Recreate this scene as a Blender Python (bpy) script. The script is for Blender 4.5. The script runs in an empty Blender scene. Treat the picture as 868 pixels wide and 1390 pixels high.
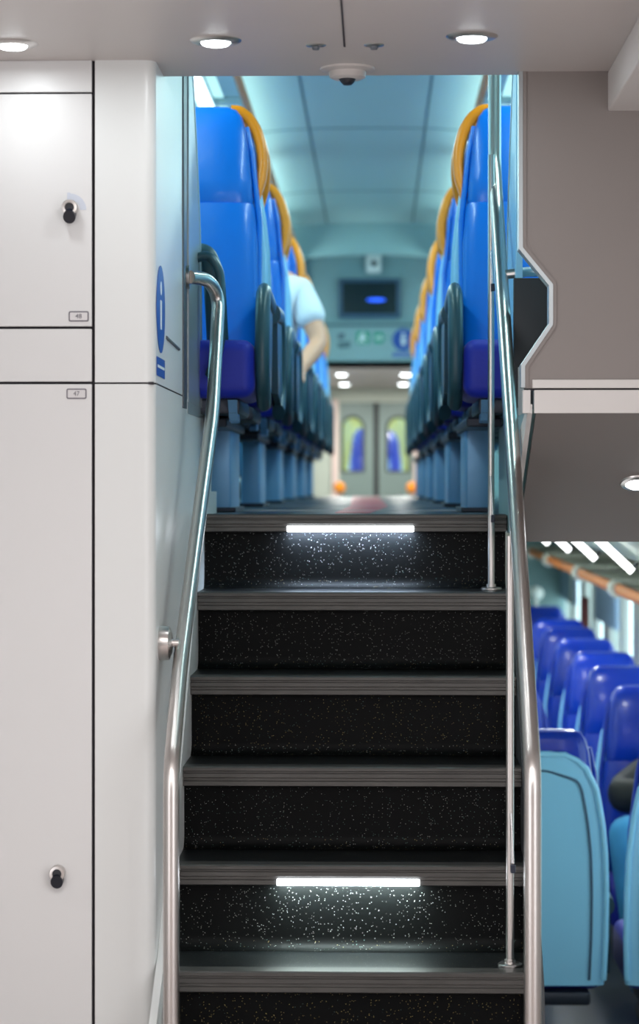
import bpy, bmesh, math, random
from mathutils import Vector, Matrix
random.seed(7)
S = bpy.context.scene
COL = S.collection
PI = math.pi
F = 3074.0                      # focal length in pixels of the 868x1390 frame
YAW = math.atan(78.0 / F)
CZ = 0.075                      # eye height above the upper floor
cs, sn = math.cos(YAW), math.sin(YAW)

def P(px, py, Y):
    """world point seen at a pixel of the photograph, at distance Y along the car"""
    a = (px - 434.0) / F
    t = Y / (cs + a * sn)
    return Vector((t * (-sn + a * cs), Y, CZ + t * (660.0 - py) / F))

# ------------------------------------------------------------------ materials
def mat(name, col, rough=0.5, metal=0.0, spec=0.5, coat=0.0, bump=0.0, bscale=200.0, var=0.0, vscale=3.0, aniso=None, emit=None, estr=0.0, sheen=0.0):
    m = bpy.data.materials.new(name); m.use_nodes = True
    nt = m.node_tree; N = nt.nodes; L = nt.links
    b = N['Principled BSDF']
    b.inputs['Base Color'].default_value = (*col, 1)
    b.inputs['Roughness'].default_value = rough
    b.inputs['Metallic'].default_value = metal
    b.inputs['Specular IOR Level'].default_value = spec
    b.inputs['Coat Weight'].default_value = coat
    b.inputs['Coat Roughness'].default_value = 0.12
    b.inputs['Sheen Weight'].default_value = sheen
    tc = N.new('ShaderNodeTexCoord')
    if emit:
        b.inputs['Emission Color'].default_value = (*emit, 1)
        b.inputs['Emission Strength'].default_value = estr
    nz = N.new('ShaderNodeTexNoise'); nz.inputs['Scale'].default_value = vscale
    mp = N.new('ShaderNodeMapping'); L.new(tc.outputs['Object'], mp.inputs[0]); L.new(mp.outputs[0], nz.inputs[0])
    if aniso: mp.inputs['Scale'].default_value = aniso
    mx = N.new('ShaderNodeMix'); mx.data_type = 'RGBA'
    mx.inputs[6].default_value = (*[c * (1 - var) for c in col], 1)
    mx.inputs[7].default_value = (*[min(1, c * (1 + var)) for c in col], 1)
    L.new(nz.outputs[0], mx.inputs[0]); L.new(mx.outputs[2], b.inputs['Base Color'])
    if bump:
        n2 = N.new('ShaderNodeTexNoise'); n2.inputs['Scale'].default_value = bscale
        L.new(tc.outputs['Object'], n2.inputs[0])
        bp = N.new('ShaderNodeBump'); bp.inputs['Strength'].default_value = bump; bp.inputs['Distance'].default_value = 0.002
        L.new(n2.outputs[0], bp.inputs['Height']); L.new(bp.outputs[0], b.inputs['Normal'])
    return m

def speckle(name, base, rough):
    m = mat(name, base, rough, var=0.25, vscale=6)
    nt = m.node_tree; N = nt.nodes; L = nt.links; b = N['Principled BSDF']
    tc = N.new('ShaderNodeTexCoord')
    b.inputs['Specular IOR Level'].default_value = .09 if rough > .45 else .35
    v = N.new('ShaderNodeTexVoronoi'); v.inputs['Scale'].default_value = 230
    L.new(tc.outputs['Object'], v.inputs['Vector'])
    lt = N.new('ShaderNodeMath'); lt.operation = 'LESS_THAN'; lt.inputs[1].default_value = 0.14
    L.new(v.outputs['Distance'], lt.inputs[0])
    sx = N.new('ShaderNodeSeparateColor'); L.new(v.outputs['Color'], sx.inputs[0])
    g = N.new('ShaderNodeMath'); g.operation = 'GREATER_THAN'; g.inputs[1].default_value = 0.5
    L.new(sx.outputs[0], g.inputs[0])
    mu = N.new('ShaderNodeMath'); mu.operation = 'MULTIPLY'; L.new(lt.outputs[0], mu.inputs[0]); L.new(g.outputs[0], mu.inputs[1])
    cr = N.new('ShaderNodeValToRGB'); cr.color_ramp.interpolation = 'CONSTANT'
    e = cr.color_ramp.elements; e[0].color = (.55, .55, .52, 1); e[1].position = .5; e[1].color = (.45, .36, .16, 1)
    x = e.new(.75); x.color = (.2, .32, .3, 1)
    L.new(sx.outputs[1], cr.inputs[0])
    mx = N.new('ShaderNodeMix'); mx.data_type = 'RGBA'
    src = b.inputs['Base Color'].links[0].from_socket
    L.new(mu.outputs[0], mx.inputs[0]); L.new(src, mx.inputs[6]); L.new(cr.outputs[0], mx.inputs[7]); L.new(mx.outputs[2], b.inputs['Base Color'])
    return m

def glass(name, tint, mixf=0.12):
    m = bpy.data.materials.new(name); m.use_nodes = True
    nt = m.node_tree; N = nt.nodes; L = nt.links; N.clear()
    o = N.new('ShaderNodeOutputMaterial'); t = N.new('ShaderNodeBsdfTransparent'); t.inputs[0].default_value = (*tint, 1)
    g = N.new('ShaderNodeBsdfGlossy'); g.inputs['Roughness'].default_value = 0.03
    mx = N.new('ShaderNodeMixShader'); mx.inputs[0].default_value = mixf
    L.new(t.outputs[0], mx.inputs[1]); L.new(g.outputs[0], mx.inputs[2]); L.new(mx.outputs[0], o.inputs[0])
    return m

M = {}
M['white'] = mat('white_laminate', (.63, .625, .62), .38, bump=.05, bscale=300, var=.02, vscale=2)
M['wallwhite'] = mat('pale_wall_laminate', (.66, .67, .66), .32, var=.02, vscale=2)
M['ceil'] = mat('warm_grey_ceiling_laminate', (.48, .44, .42), .42, var=.03, vscale=3)
M['taupe'] = mat('taupe_laminate', (.215, .187, .175), .48, var=.04, vscale=2)
M['cream'] = mat('cream_trim', (.60, .57, .55), .4, var=.02)
M['gap'] = mat('dark_gap', (.02, .017, .022), .8)
M['rubber'] = speckle('black_speckled_rubber', (.0012, .0014, .0015), .5)
M['alu'] = mat('aluminium_nosing', (.085, .082, .078), .38, metal=.5, var=.25, vscale=14, aniso=(1, 8, 8))
M['steel'] = mat('brushed_steel', (.58, .55, .53), .29, metal=1, var=.08, vscale=40, aniso=(1, 1, .1))
M['chrome'] = mat('polished_chrome', (.75, .75, .76), .08, metal=1)
M['aluframe'] = mat('grey_aluminium_frame', (.085, .095, .11), .4, metal=.2, var=.05)
M['aluedge'] = mat('pale_aluminium_edge', (.42, .46, .48), .3, metal=.5, var=.05)
M['darkmatte'] = mat('dark_satin_panel', (.012, .016, .022), .55)
M['black'] = mat('black_plastic', (.010, .012, .02), .35)
M['led'] = mat('led_diffuser', (.9, .9, .9), .4, emit=(.86, .93, 1), estr=14)
M['lamp'] = mat('lamp_diffuser', (.9, .9, .9), .4, emit=(.9, .97, 1), estr=14)
M['blue'] = mat('blue_vinyl', (.0, .185, .78), .30, spec=.45, coat=.4, bump=.9, bscale=13, var=.12, vscale=4)
M['blueshade'] = mat('shaded_blue_vinyl', (.0, .032, .42), .28, spec=.35, coat=.3, bump=.4, bscale=18, var=.12, vscale=4)  # seat blue with the lower deck's shade put into the colour
M['strip'] = mat('strip_light_diffuser', (.9, .9, .9), .4, emit=(.75, .97, 1), estr=2.6)
M['tube'] = mat('fluorescent_tube', (.9, .9, .9), .4, emit=(.97, 1, .97), estr=5)
M['tread'] = speckle('black_speckled_tread', (.0030, .0038, .0045), .36)
M['bluefab'] = mat('dark_blue_upholstery', (.0, .012, .36), .55, sheen=.1, bump=.3, bscale=60, var=.1, vscale=6)
M['shell'] = mat('light_blue_seat_shell', (.30, .68, 1.0), .38, coat=.2, var=.03)
M['groove'] = mat('slate_groove', (.045, .10, .18), .5)
M['orange'] = mat('orange_plastic', (1.0, .30, .006), .35, coat=.2, var=.04)
M['rail_orange'] = mat('orange_red_rail', (.78, .20, .025), .45, coat=.0, var=.04)
M['arm'] = mat('dark_teal_armrest', (.022, .072, .095), .38, var=.1, vscale=8)
M['darkmetal'] = mat('dark_seat_frame', (.025, .032, .05), .4, metal=.4, var=.1)
M['pedestal'] = mat('blue_grey_steel', (.20, .42, .70), .34, metal=.2, var=.1, vscale=6)
M['teal'] = mat('pale_teal_laminate', (.27, .40, .42), .45, var=.04, vscale=2)
M['tealceil'] = mat('saloon_ceiling_laminate', (.36, .49, .49), .42, var=.06, vscale=1.5, aniso=(3, .6, 3))
M['seam'] = mat('teal_seam', (.10, .17, .19), .6)
M['rack'] = mat('pale_rack_metal', (.62, .72, .72), .35, metal=.2, var=.04)
M['whitepl'] = mat('white_plastic', (.8, .8, .78), .35, var=.02)
M['floor'] = speckle('dark_grey_rubber_floor', (.030, .040, .045), .32)
M['red'] = mat('plain_red', (.55, .02, .04), .35, var=.1)
M['signblue'] = mat('sign_blue', (.0, .06, .36), .4, var=.05)
M['signgreen'] = mat('sign_green', (.0, .30, .17), .4, var=.05)
M['signwhite'] = mat('sign_white', (.75, .8, .82), .4)
M['signgrey'] = mat('sign_grey', (.10, .15, .18), .5)
M['label'] = mat('label_plate', (.60, .58, .58), .35)
M['labeledge'] = mat('label_border', (.16, .15, .17), .5)
M['scale'] = mat('pale_blue_sticker', (.50, .53, .60), .5)
M['screen'] = mat('dark_screen', (.006, .018, .022), .15)
M['glow'] = mat('screen_glow', (.01, .05, .6), .5, emit=(.02, .12, 1), estr=1.6)
M['glass'] = glass('window_glass', (.95, .99, .97))
M['tinted'] = glass('tinted_window_glass', (.55, .88, .95))
M['clearwin'] = glass('clear_window_glass', (.80, .95, .95))
M['vestfloor'] = mat('pinkish_grey_floor', (.42, .36, .34), .45, var=.08)
M['doorgreen'] = mat('grey_green_door', (.21, .28, .26), .4, var=.06)
M['creamfar'] = mat('pale_green_cream_wall', (.55, .60, .52), .5, var=.04)
M['pinkgrey'] = mat('pinkish_panel', (.85, .66, .60), .5, var=.04)
M['curtain'] = mat('grey_blue_blind', (.32, .43, .62), .7, var=.1, vscale=8, aniso=(1, 12, 1))
M['greenceil'] = mat('lower_ceiling_grey_green', (.52, .57, .50), .45, var=.04)
M['lime'] = mat('yellow_green_wall', (.42, .50, .18), .5, var=.15)
M['skin'] = mat('skin', (.78, .38, .24), .5, var=.05, vscale=10)
M['shirt'] = mat('white_cotton', (.78, .80, .84), .8, bump=.4, bscale=30)
M['hair'] = mat('dark_hair', (.03, .02, .015), .6, bump=.5, bscale=120)
M['jeans'] = mat('blue_jeans', (.03, .24, .50), .8, bump=.6, bscale=26, var=.3, vscale=10)
M['jacket'] = mat('dark_jacket', (.003, .006, .010), .6, bump=.8, bscale=22, var=.2)
M['shoe'] = mat('dark_shoe', (.03, .03, .035), .5)
M['brown'] = mat('dark_red_curtain', (.14, .03, .03), .7)
M['darkgrey'] = mat('dark_underside', (.04, .045, .05), .7)  # even dark grey for the right stringer and lower front wall

# ------------------------------------------------------------------ geometry helpers
class G:
    def __init__(s): s.bm = bmesh.new()
    def add(s, b2):
        me = bpy.data.meshes.new('t'); b2.to_mesh(me); b2.free(); s.bm.from_mesh(me); bpy.data.meshes.remove(me); return s
    def box(s, x0, x1, y0, y1, z0, z1, bev=0.0, seg=2):
        b = bmesh.new(); bmesh.ops.create_cube(b, size=1)
        for v in b.verts:
            v.co = Vector(((x0 + x1) / 2 + v.co.x * abs(x1 - x0), (y0 + y1) / 2 + v.co.y * abs(y1 - y0), (z0 + z1) / 2 + v.co.z * abs(z1 - z0)))
        if bev: bmesh.ops.bevel(b, geom=b.edges[:], offset=bev, segments=seg, affect='EDGES', profile=.5)
        return s.add(b)
    def prism(s, pts, axis, a0, a1, bev=0.0):
        """pts: polygon in the other two axes (x: y,z / y: x,z / z: x,y)"""
        b = bmesh.new()
        def mk(p, a): return {'x': (a, p[0], p[1]), 'y': (p[0], a, p[1]), 'z': (p[0], p[1], a)}[axis]
        v0 = [b.verts.new(mk(p, a0)) for p in pts]; v1 = [b.verts.new(mk(p, a1)) for p in pts]
        n = len(pts)
        b.faces.new(v0); b.faces.new(v1[::-1])
        for i in range(n): b.faces.new((v0[i], v1[i], v1[(i + 1) % n], v0[(i + 1) % n]))
        bmesh.ops.recalc_face_normals(b, faces=b.faces)
        if bev: bmesh.ops.bevel(b, geom=b.edges[:], offset=bev, segments=2, affect='EDGES', profile=.5)
        return s.add(b)
    def tube(s, pts, r, seg=16, r2=None, caps=True, up=None):
        """sweep an ellipse (r, r2) along pts"""
        pts = [Vector(p) for p in pts]; b = bmesh.new(); r2 = r2 or r; rings = []
        n = len(pts); ref = None
        for i, p in enumerate(pts):
            t = (pts[min(i + 1, n - 1)] - pts[max(i - 1, 0)]).normalized()
            if i == 0:
                ref = Vector(up) if up else (Vector((0, 0, 1)) if abs(t.z) < .9 else Vector((1, 0, 0)))
            u = (ref - t * ref.dot(t)).normalized(); w = t.cross(u); ref = u
            k = 1.0
            if 0 < i < n - 1:
                a = (pts[i] - pts[i - 1]).normalized(); c = (pts[i + 1] - pts[i]).normalized()
                k = 1 / max(.6, math.cos(a.angle(c) / 2))
            rings.append([b.verts.new(p + u * r * math.cos(q) + w * r2 * k * math.sin(q)) for q in [2 * PI * j / seg for j in range(seg)]])
        for i in range(n - 1):
            for j in range(seg):
                b.faces.new((rings[i][j], rings[i][(j + 1) % seg], rings[i + 1][(j + 1) % seg], rings[i + 1][j]))
        if caps: b.faces.new(rings[0][::-1]); b.faces.new(rings[-1])
        bmesh.ops.recalc_face_normals(b, faces=b.faces)
        return s.add(b)
    def cyl(s, p0, p1, r, seg=24): return s.tube([p0, p1], r, seg)
    def lathe(s, prof, origin, axis='z', seg=32):
        """prof: (radius, height) pairs"""
        b = bmesh.new(); rings = []
        def mk(r, h, q):
            x, y = r * math.cos(q), r * math.sin(q)
            o = {'z': (x, y, h), 'y': (x, h, y), 'x': (h, x, y)}[axis]
            return Vector(origin) + Vector(o)
        for r, h in prof: rings.append([b.verts.new(mk(max(r, 1e-5), h, 2 * PI * j / seg)) for j in range(seg)])
        for i in range(len(prof) - 1):
            for j in range(seg): b.faces.new((rings[i][j], rings[i][(j + 1) % seg], rings[i + 1][(j + 1) % seg], rings[i + 1][j]))
        b.faces.new(rings[0]); b.faces.new(rings[-1])
        bmesh.ops.remove_doubles(b, verts=b.verts, dist=2e-5)
        bmesh.ops.recalc_face_normals(b, faces=b.faces)
        return s.add(b)
    def loft(s, secs, n=40, e=3.2):
        """secs: (z, cx, cy, half width, half thickness) stacked in z, superellipse rings"""
        b = bmesh.new(); rings = []
        for (z, cx, cy, hw, ht) in secs:
            ring = []
            for j in range(n):
                q = 2 * PI * j / n; c, d = math.cos(q), math.sin(q)
                ring.append(b.verts.new((cx + hw * math.copysign(abs(c) ** (2 / e), c), cy + ht * math.copysign(abs(d) ** (2 / e), d), z)))
            rings.append(ring)
        for i in range(len(rings) - 1):
            for j in range(n): b.faces.new((rings[i][j], rings[i][(j + 1) % n], rings[i + 1][(j + 1) % n], rings[i + 1][j]))
        b.faces.new(rings[0][::-1]); b.faces.new(rings[-1])
        bmesh.ops.recalc_face_normals(b, faces=b.faces)
        return s.add(b)
    def build(s, name, m, parent=None, smooth=None, kind=None, label=None, org=None):
        me = bpy.data.meshes.new(name)
        o0 = Vector((0, 0, 0))
        if parent is not None: o0 = ORG.get(parent.name, Vector((0, 0, 0)))
        elif org is not None: o0 = Vector(org)
        if o0.length: bmesh.ops.translate(s.bm, verts=s.bm.verts, vec=-o0)
        s.bm.to_mesh(me); s.bm.free()
        me.materials.append(M[m])
        if smooth is not None:
            for p in me.polygons: p.use_smooth = True
            me.set_sharp_from_angle(angle=math.radians(smooth))
        o = bpy.data.objects.new(name, me); COL.objects.link(o)
        if parent is not None:
            o.parent = parent; ORG[o.name] = o0
        else:
            o.location = o0; ORG[o.name] = o0
        if kind: o['kind'] = kind
        if label: o['label'] = label
        return o
ORG = {}

def thing(name, label, cat, loc=(0, 0, 0), group=None):
    o = bpy.data.objects.new(name, None); COL.objects.link(o)
    o.location = loc; ORG[o.name] = Vector(loc); o.empty_display_size = .05
    o['label'] = label; o['category'] = cat
    if group: o['group'] = group
    return o
def tag(o, label, cat, group=None):
    o['label'] = label; o['category'] = cat
    if group: o['group'] = group
    return o
def copy_tree(o, parent=None):
    c = o.copy(); COL.objects.link(c)
    if parent is not None: c.parent = parent; c.matrix_parent_inverse = o.matrix_parent_inverse.copy()
    for ch in list(o.children): copy_tree(ch, c)
    return c
def struct(g, name, m, smooth=None): return g.build(name, m, smooth=smooth, kind='structure')
def arc(c, r, a0, a1, n, plane='xz', k=0.0):
    out = []
    for i in range(n + 1):
        a = math.radians(a0 + (a1 - a0) * i / n); u, v = c[0] + r * math.cos(a), c[1] + r * math.sin(a)
        out.append({'xz': (u, k, v), 'yz': (k, u, v), 'xy': (u, v, k)}[plane])
    return out
def smoothpath(pts, rad=.05, n=8):
    """round the corners of a polyline"""
    pts = [Vector(p) for p in pts]; out = [pts[0]]
    for i in range(1, len(pts) - 1):
        a, b, c = pts[i - 1], pts[i], pts[i + 1]
        r = min(rad, (a - b).length * .49, (c - b).length * .49)
        p, q = b + (a - b).normalized() * r, b + (c - b).normalized() * r
        for k in range(n + 1):
            t = k / n; out.append((1 - t) ** 2 * p + 2 * t * (1 - t) * b + t * t * q)
    out.append(pts[-1]); return out
def textmesh(s, size, name='number'):
    cu = bpy.data.curves.new('txt', 'FONT'); cu.body = s; cu.size = size; cu.align_x = 'CENTER'; cu.align_y = 'CENTER'; cu.extrude = .0006
    o = bpy.data.objects.new('txt', cu); COL.objects.link(o)
    dg = bpy.context.evaluated_depsgraph_get()
    me = bpy.data.meshes.new_from_object(o.evaluated_get(dg))
    bpy.data.objects.remove(o)
    return me

# ================================================================== SETTING
XW = 1.45                      # half width of the car
D0 = 6.09                      # top edge of the stairs
R_, GO = .20, .216             # riser and going
CEIL = 1.007                   # vestibule ceiling
XL, XR = -.485, .352           # stairwell side walls
FV = -6 * R_                   # vestibule floor
LF = -1.915                    # lower saloon floor
YE = 17.0                      # far end of the upper floor
CX = -.055                     # centre line of the car

struct(G().box(-XW, XW, -1.2, 5.2, FV - .06, FV), 'floor', 'vestfloor')
struct(G().box(-XW, XW, D0 + .03, YE, -.045, -.003), 'floor', 'floor')
struct(G().box(XR + .02, XW, 5.2, 18.2, LF - .06, LF), 'floor', 'floor')
# vestibule shell
struct(G().box(-XW, XW, -1.2, 5.14, CEIL, CEIL + .05), 'ceiling', 'ceil')
struct(G().box(.519, XW, 2.2, 5.11, .918, CEIL + .0, .004), 'ceiling', 'cream')
struct(G().box(-XW, XW, 5.10, 5.14, CEIL + .05, 2.3), 'wall_front', 'teal')
struct(G().box(-XW, XW, -1.26, -1.2, FV, 2), 'wall_back', 'white')
for sgn, nm in ((-1, 'wall_left'), (1, 'wall_right')):
    g = G(); a, b = sorted((sgn * XW, sgn * (XW + .06)))
    g.box(a, b, -1.2, 1.2, FV - .1, 2.0); g.box(a, b, 3.1, 5.2, LF, 2.3); g.box(a, b, 1.2, 3.1, .85, 2.0)
    struct(g, nm, 'white')
# ceiling seam
c0, c1 = P(463, 0, 4.2), P(467, 66, 4.82)
struct(G().prism([(-.0705, 2.4), (-.066, 2.4), (-.0665, 4.80), (-.0705, 4.80)], 'z', CEIL - .0012, CEIL + .002), 'trim_1', 'gap')

# left stairwell wall with rounded corner, seen beside the cabinet
xs = P(129, 300, 4.94).x
YF = 4.94
def wl_profile(z0, z1, y1, name, m='wallwhite'):
    r = .030
    pts = [(xs, YF)]
    for k in range(9):
        a = -PI / 2 + PI / 2 * k / 8
        pts.append((XL - r + r * math.cos(a), YF + r + r * math.sin(a)))
    pts += [(XL, y1), (XL - .02, y1), (XL - .02, YF + .06), (xs, YF + .06)]
    return struct(G().prism(pts, 'z', z0, z1), name, m, 35)
ZS = P(210, 520, YF).z
wl_profile(ZS + .002, CEIL, 5.63, 'wall_left')
wl_profile(FV, ZS - .002, 6.62, 'wall_left')
struct(G().box(XL - .02, XL, 5.145, 5.63, CEIL, 2.0), 'wall_left', 'wallwhite')
struct(G().box(xs + .002, XL - .004, YF + .004, YF + .05, ZS - .003, ZS + .003), 'trim_2', 'gap')
struct(G().box(XL - .012, XL - .002, YF + .03, 5.63, ZS - .003, ZS + .003), 'trim_3', 'gap')
# aluminium edge post of the left wall
g = G().box(XL - .03, XL + .004, 5.63, 5.70, ZS - .03, CEIL + .3, .003)
g.box(XL - .03, XL + .001, 5.71, 5.76, ZS - .03, CEIL + .3, .003)
struct(g, 'trim_4', 'aluframe', 35)
# side screen behind the post
def side_screen(x, y0, sgn, label):
    t = thing('side_screen', label, 'screen', (x, y0, .29))
    prof = [(y0, .29), (y0 + .40, .29), (y0 + .40, .60), (y0 + .36, .78), (y0 + .26, .95), (y0 + .12, 1.15), (y0, 1.22)]
    G().prism(prof, 'x', x - .008, x + .008).build('panel', 'aluedge' if sgn < 0 else 'shell', t, 40)
    edge = [Vector((x, p[0], p[1])) for p in prof[1:]]
    G().tube(smoothpath(edge, .08), .011, 10).build('edge_trim', 'aluedge', t, 60)
    return t
LS = side_screen(XL - .005, 5.79, -1, 'pale grey side screen behind the left wall post, beside the first left seat')
side_screen(XR + .006, 5.70, 1, 'light blue side screen beside the first right seat, behind the notched panel')
g = G().prism([(5.77, .262), (6.60, .262), (6.60, .292), (5.77, .292)], 'x', XL - .03, XL + .002)
struct(g, 'trim_5', 'aluedge')

# left cabinet
def clock(par, px, py, h):
    c = P(px, py, YF)
    lk = G().lathe([(.017, 0), (.0175, -.02), (.016, -.023), (.0105, -.0235), (.0105, -.017), (0, -.017)], c, 'y').build('lock', 'steel', par, 40)
    G().lathe([(.0100, -.0165), (.0100, -.0185), (0, -.0185)], c, 'y').build('keyhole', 'black', lk, 40)
    kb = G().tube([c + Vector((0, -.002, -.004)), c + Vector((0, -.010, -.014)), c + Vector((0, -.024, -h))], .0150, 20, .0135)
    kb.build('knob', 'black', par, 50, label='black knob under the lock')
    return lk
def label_plate(par, px, py, s, Y=YF):
    c = P(px, py, Y); hw, hh = .0222, .0115
    def rr(w, h, r):
        out = []
        for cx_, cz_, a0 in ((w - r, h - r, 0), (-w + r, h - r, 90), (-w + r, -h + r, 180), (w - r, -h + r, 270)):
            for k in range(5):
                a = math.radians(a0 + 22.5 * k); out.append((c.x + cx_ + r * math.cos(a), c.z + cz_ + r * math.sin(a)))
        return out
    pl = G().prism(rr(hw, hh, .004), 'y', Y - .0012, Y).build('number_plate', 'labeledge', par)
    G().prism(rr(hw - .003, hh - .003, .002), 'y', Y - .0020, Y - .001).build('plate_face', 'label', pl)
    me = textmesh(s, .014); me.materials.append(M['labeledge'])
    o = bpy.data.objects.new('number', me); COL.objects.link(o); o.parent = pl
    o.rotation_euler = (PI / 2, 0, 0); o.location = Vector((c.x, Y - .0024, c.z)) - ORG[par.name]
cab = thing('wall_cabinet', 'tall white built-in cabinet left of the stairs with two locked doors', 'cabinet', (-.95, YF, FV))
xr = P(124.5, 300, YF).x
zt, zb = P(60, 127.5, YF).z, P(60, 443, YF).z
z2t, z2b = P(60, 446.5, YF).z, P(60, 518, YF).z
z3t = P(60, 521.5, YF).z
G().box(-XW, xs, YF + .012, YF + .5, FV, CEIL).build('body', 'gap', cab)
G().box(-XW, xr, YF, YF + .012, zt + .004, CEIL, .0015).build('top_panel', 'white', cab)
d1 = G().box(-XW, xr, YF, YF + .012, zb, zt, .0015).build('door', 'white', cab)
G().box(-XW, xr, YF, YF + .012, z2b, z2t, .0015).build('middle_panel', 'white', cab)
d2 = G().box(-XW, xr, YF, YF + .012, FV + .02, z3t, .0015).build('door', 'white', cab)
clock(d1, 96, 283, .022); clock(d2, 79, 1184, .018)
label_plate(d1, 107, 429.5, '48'); label_plate(d2, 104, 534.5, '47')
c = P(95, 285, YF); pts = []
for k in range(11): pts.append((c.x + .036 * math.cos(PI / 2 * k / 10), c.z + .036 * math.sin(PI / 2 * k / 10)))
for k in range(11): pts.append((c.x + .022 * math.cos(PI / 2 * (10 - k) / 10), c.z + .022 * math.sin(PI / 2 * (10 - k) / 10)))
G().prism(pts, 'y', YF - .0006, YF).build('dial_sticker', 'scale', d1, label='pale blue quarter dial sticker')
G().box(c.x - .006, c.x + .001, YF - .0012, YF - .0004, c.z + .02, c.z + .038).build('dial_mark', 'scale', d1)

# blue pictogram on the left stair wall (plane X = XL)
def pictogram(name, label, c, axis, rad=.085):
    t = thing(name, label, 'sign', tuple(c))
    if axis == 'x':
        mk = lambda u, v, d: (c.x + d, c.y + u, c.z + v)
    else:
        mk = lambda u, v, d: (c.x + u, c.y - d, c.z + v)
    def poly(pts, d0, d1, nm, m, par):
        g = G(); b = g.bm
        a = [b.verts.new(mk(u, v, d0)) for u, v in pts]; e = [b.verts.new(mk(u, v, d1)) for u, v in pts]; n = len(pts)
        b.faces.new(a); b.faces.new(e[::-1])
        for i in range(n): b.faces.new((a[i], e[i], e[(i + 1) % n], a[(i + 1) % n]))
        bmesh.ops.recalc_face_normals(b, faces=b.faces)
        return g.build(nm, m, par)
    circ = lambda r, cu=0, cv=0, n=32: [(cu + r * math.cos(2 * PI * k / n), cv + r * math.sin(2 * PI * k / n)) for k in range(n)]
    dsc = poly(circ(rad), 0, .001, 'disc', 'signblue', t)
    poly(circ(rad * .16, 0, rad * .48, 16), .001, .0016, 'emblem', 'signwhite', dsc)
    poly([(-.018, .02), (.018, .02), (.014, -.045), (-.014, -.045)], .001, .0016, 'emblem', 'signwhite', dsc)
    q = poly([(-rad * .95, -rad * 1.12), (rad * .95, -rad * 1.12), (rad * .95, -rad * 1.55), (-rad * .95, -rad * 1.55)], 0, .001, 'caption_plate', 'signblue', t)
    poly([(-rad * .8, -rad * 1.30), (rad * .8, -rad * 1.30), (rad * .8, -rad * 1.36), (-rad * .8, -rad * 1.36)], .001, .0016, 'caption_line', 'signwhite', q)
    return t
cp = P(217, 420, 5.06); cp.x = XL + .0005
pictogram('pictogram_sign', 'round blue pictogram sticker with caption plate on the left stair wall', cp, 'x', .098)
# slanted slot on the left wall under the sign
a0, a1 = P(225, 458, 5.2), P(244, 474, 5.55)
G().tube([(XL + .001, 5.19, P(225, 458, 5.19).z), (XL + .001, 5.52, P(244, 474, 5.52).z)], .004, 8)\
    .build('wall_slot', 'aluframe', org=(XL, 5.3, .3))
tag(bpy.data.objects['wall_slot'], 'thin dark slanted slot on the left stair wall below the blue sign', 'slot')

# bulkhead panel with the notched edge on the right
YB = 5.10
def PB(px, py, Y=YB):
    p = P(px, py, Y); return (p.x, p.z)
edge_px = [(710, 90), (710, 336), (751, 386), (751, 441), (713, 497), (713, 526)]
poly = [(PB(*e)) for e in edge_px]
poly[0] = (poly[0][0], CEIL)
pp = poly + [(XW, poly[-1][1]), (XW, CEIL)]
zc = PB(720, 515.5)[1]; ze = PB(720, 527)[1]; zf = PB(720, 529.5)[1]; zg = PB(720, 561)[1]
pp[-3] = (poly[-1][0], ze); pp[-2] = (XW, ze)
struct(G().prism(pp, 'y', YB, YB + .03), 'wall_right', 'taupe')
g = G()
def strip(off0, off1, y0, y1, m, name):
    # band that follows the notched edge
    n = len(poly); g = G()
    inner = []; outer = []
    for i, p in enumerate(poly):
        a = Vector(poly[max(i - 1, 0)]); b = Vector(poly[min(i + 1, n - 1)]); c = Vector(p)
        d1 = (c - a).normalized() if i > 0 else (b - c).normalized()
        d2 = (b - c).normalized() if i < n - 1 else d1
        n1 = Vector((-d1.y, d1.x)); n2 = Vector((-d2.y, d2.x)); nn = (n1 + n2).normalized(); nn /= max(.5, nn.dot(n1))
        inner.append(c + nn * off0); outer.append(c + nn * off1)
    for i in range(n - 1):
        q = [inner[i], inner[i + 1], outer[i + 1], outer[i]]
        g.prism([(v.x, v.y) for v in q], 'y', y0, y1)
    return struct(g, name, m)
strip(-.009, 0.0, YB - .006, YB + .05, 'aluedge', 'trim_6')
strip(0.0, .008, YB - .004, YB + .01, 'taupe', 'trim_7')
xb = PB(723, 520)[0]
struct(G().box(xb, XW, YB - .006, YB + .01, ze, zc, .001), 'trim_8', 'cream')
struct(G().box(xb - .01, XW, YB + .002, YB + .02, zf - .001, ze + .001), 'trim_9', 'gap')
struct(G().box(xb + .004, XW, YB - .004, YB + .03, zg, zf, .001), 'trim_10', 'cream')
struct(G().box(PB(710, 520)[0], PB(720.5, 520)[0], YB - .006, YB + .03, zg, zf, .001), 'trim_11', 'cream')
# soffit sloping back over the stairs to the lower saloon
zs_, ys_ = -.066, 5.76
xs_ = PB(721, 560)[0]
struct(G().prism([(YB + .0, zg), (ys_, zs_), (ys_, zs_ + .03), (YB + .03, zg)], 'x', xs_ + .012, XW), 'ceiling', 'taupe')
struct(G().prism([(YB - .004, zg), (ys_, zs_ - .008), (ys_, zs_ + .2), (YB - .004, zg + .02)], 'x', xs_ - .008, xs_ + .003), 'wall_center', 'cream')
# stairwell right parapet along the upper floor (X = XR) and dark panel seen through the notch
g = G().prism([(5.14, .25), (6.55, .25), (6.55, -.05), (5.9, -.05)], 'x', XR, XR + .02)
struct(g, 'wall_center', 'teal')
g = G().prism([(5.62, .25), (5.98, .25), (5.98, .32), (5.62, .37)], 'x', XR - .002, XR + .012)
struct(g, 'trim_12', 'aluedge')
dp = G().box(XR - .012, .56, 5.63, 5.66, .27, .592, .002)
tag(dp.build('dark_partition', 'darkmatte', org=(.45, 5.64, .3), smooth=40), 'glossy dark partition panel seen through the notch in the taupe wall', 'panel')

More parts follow.
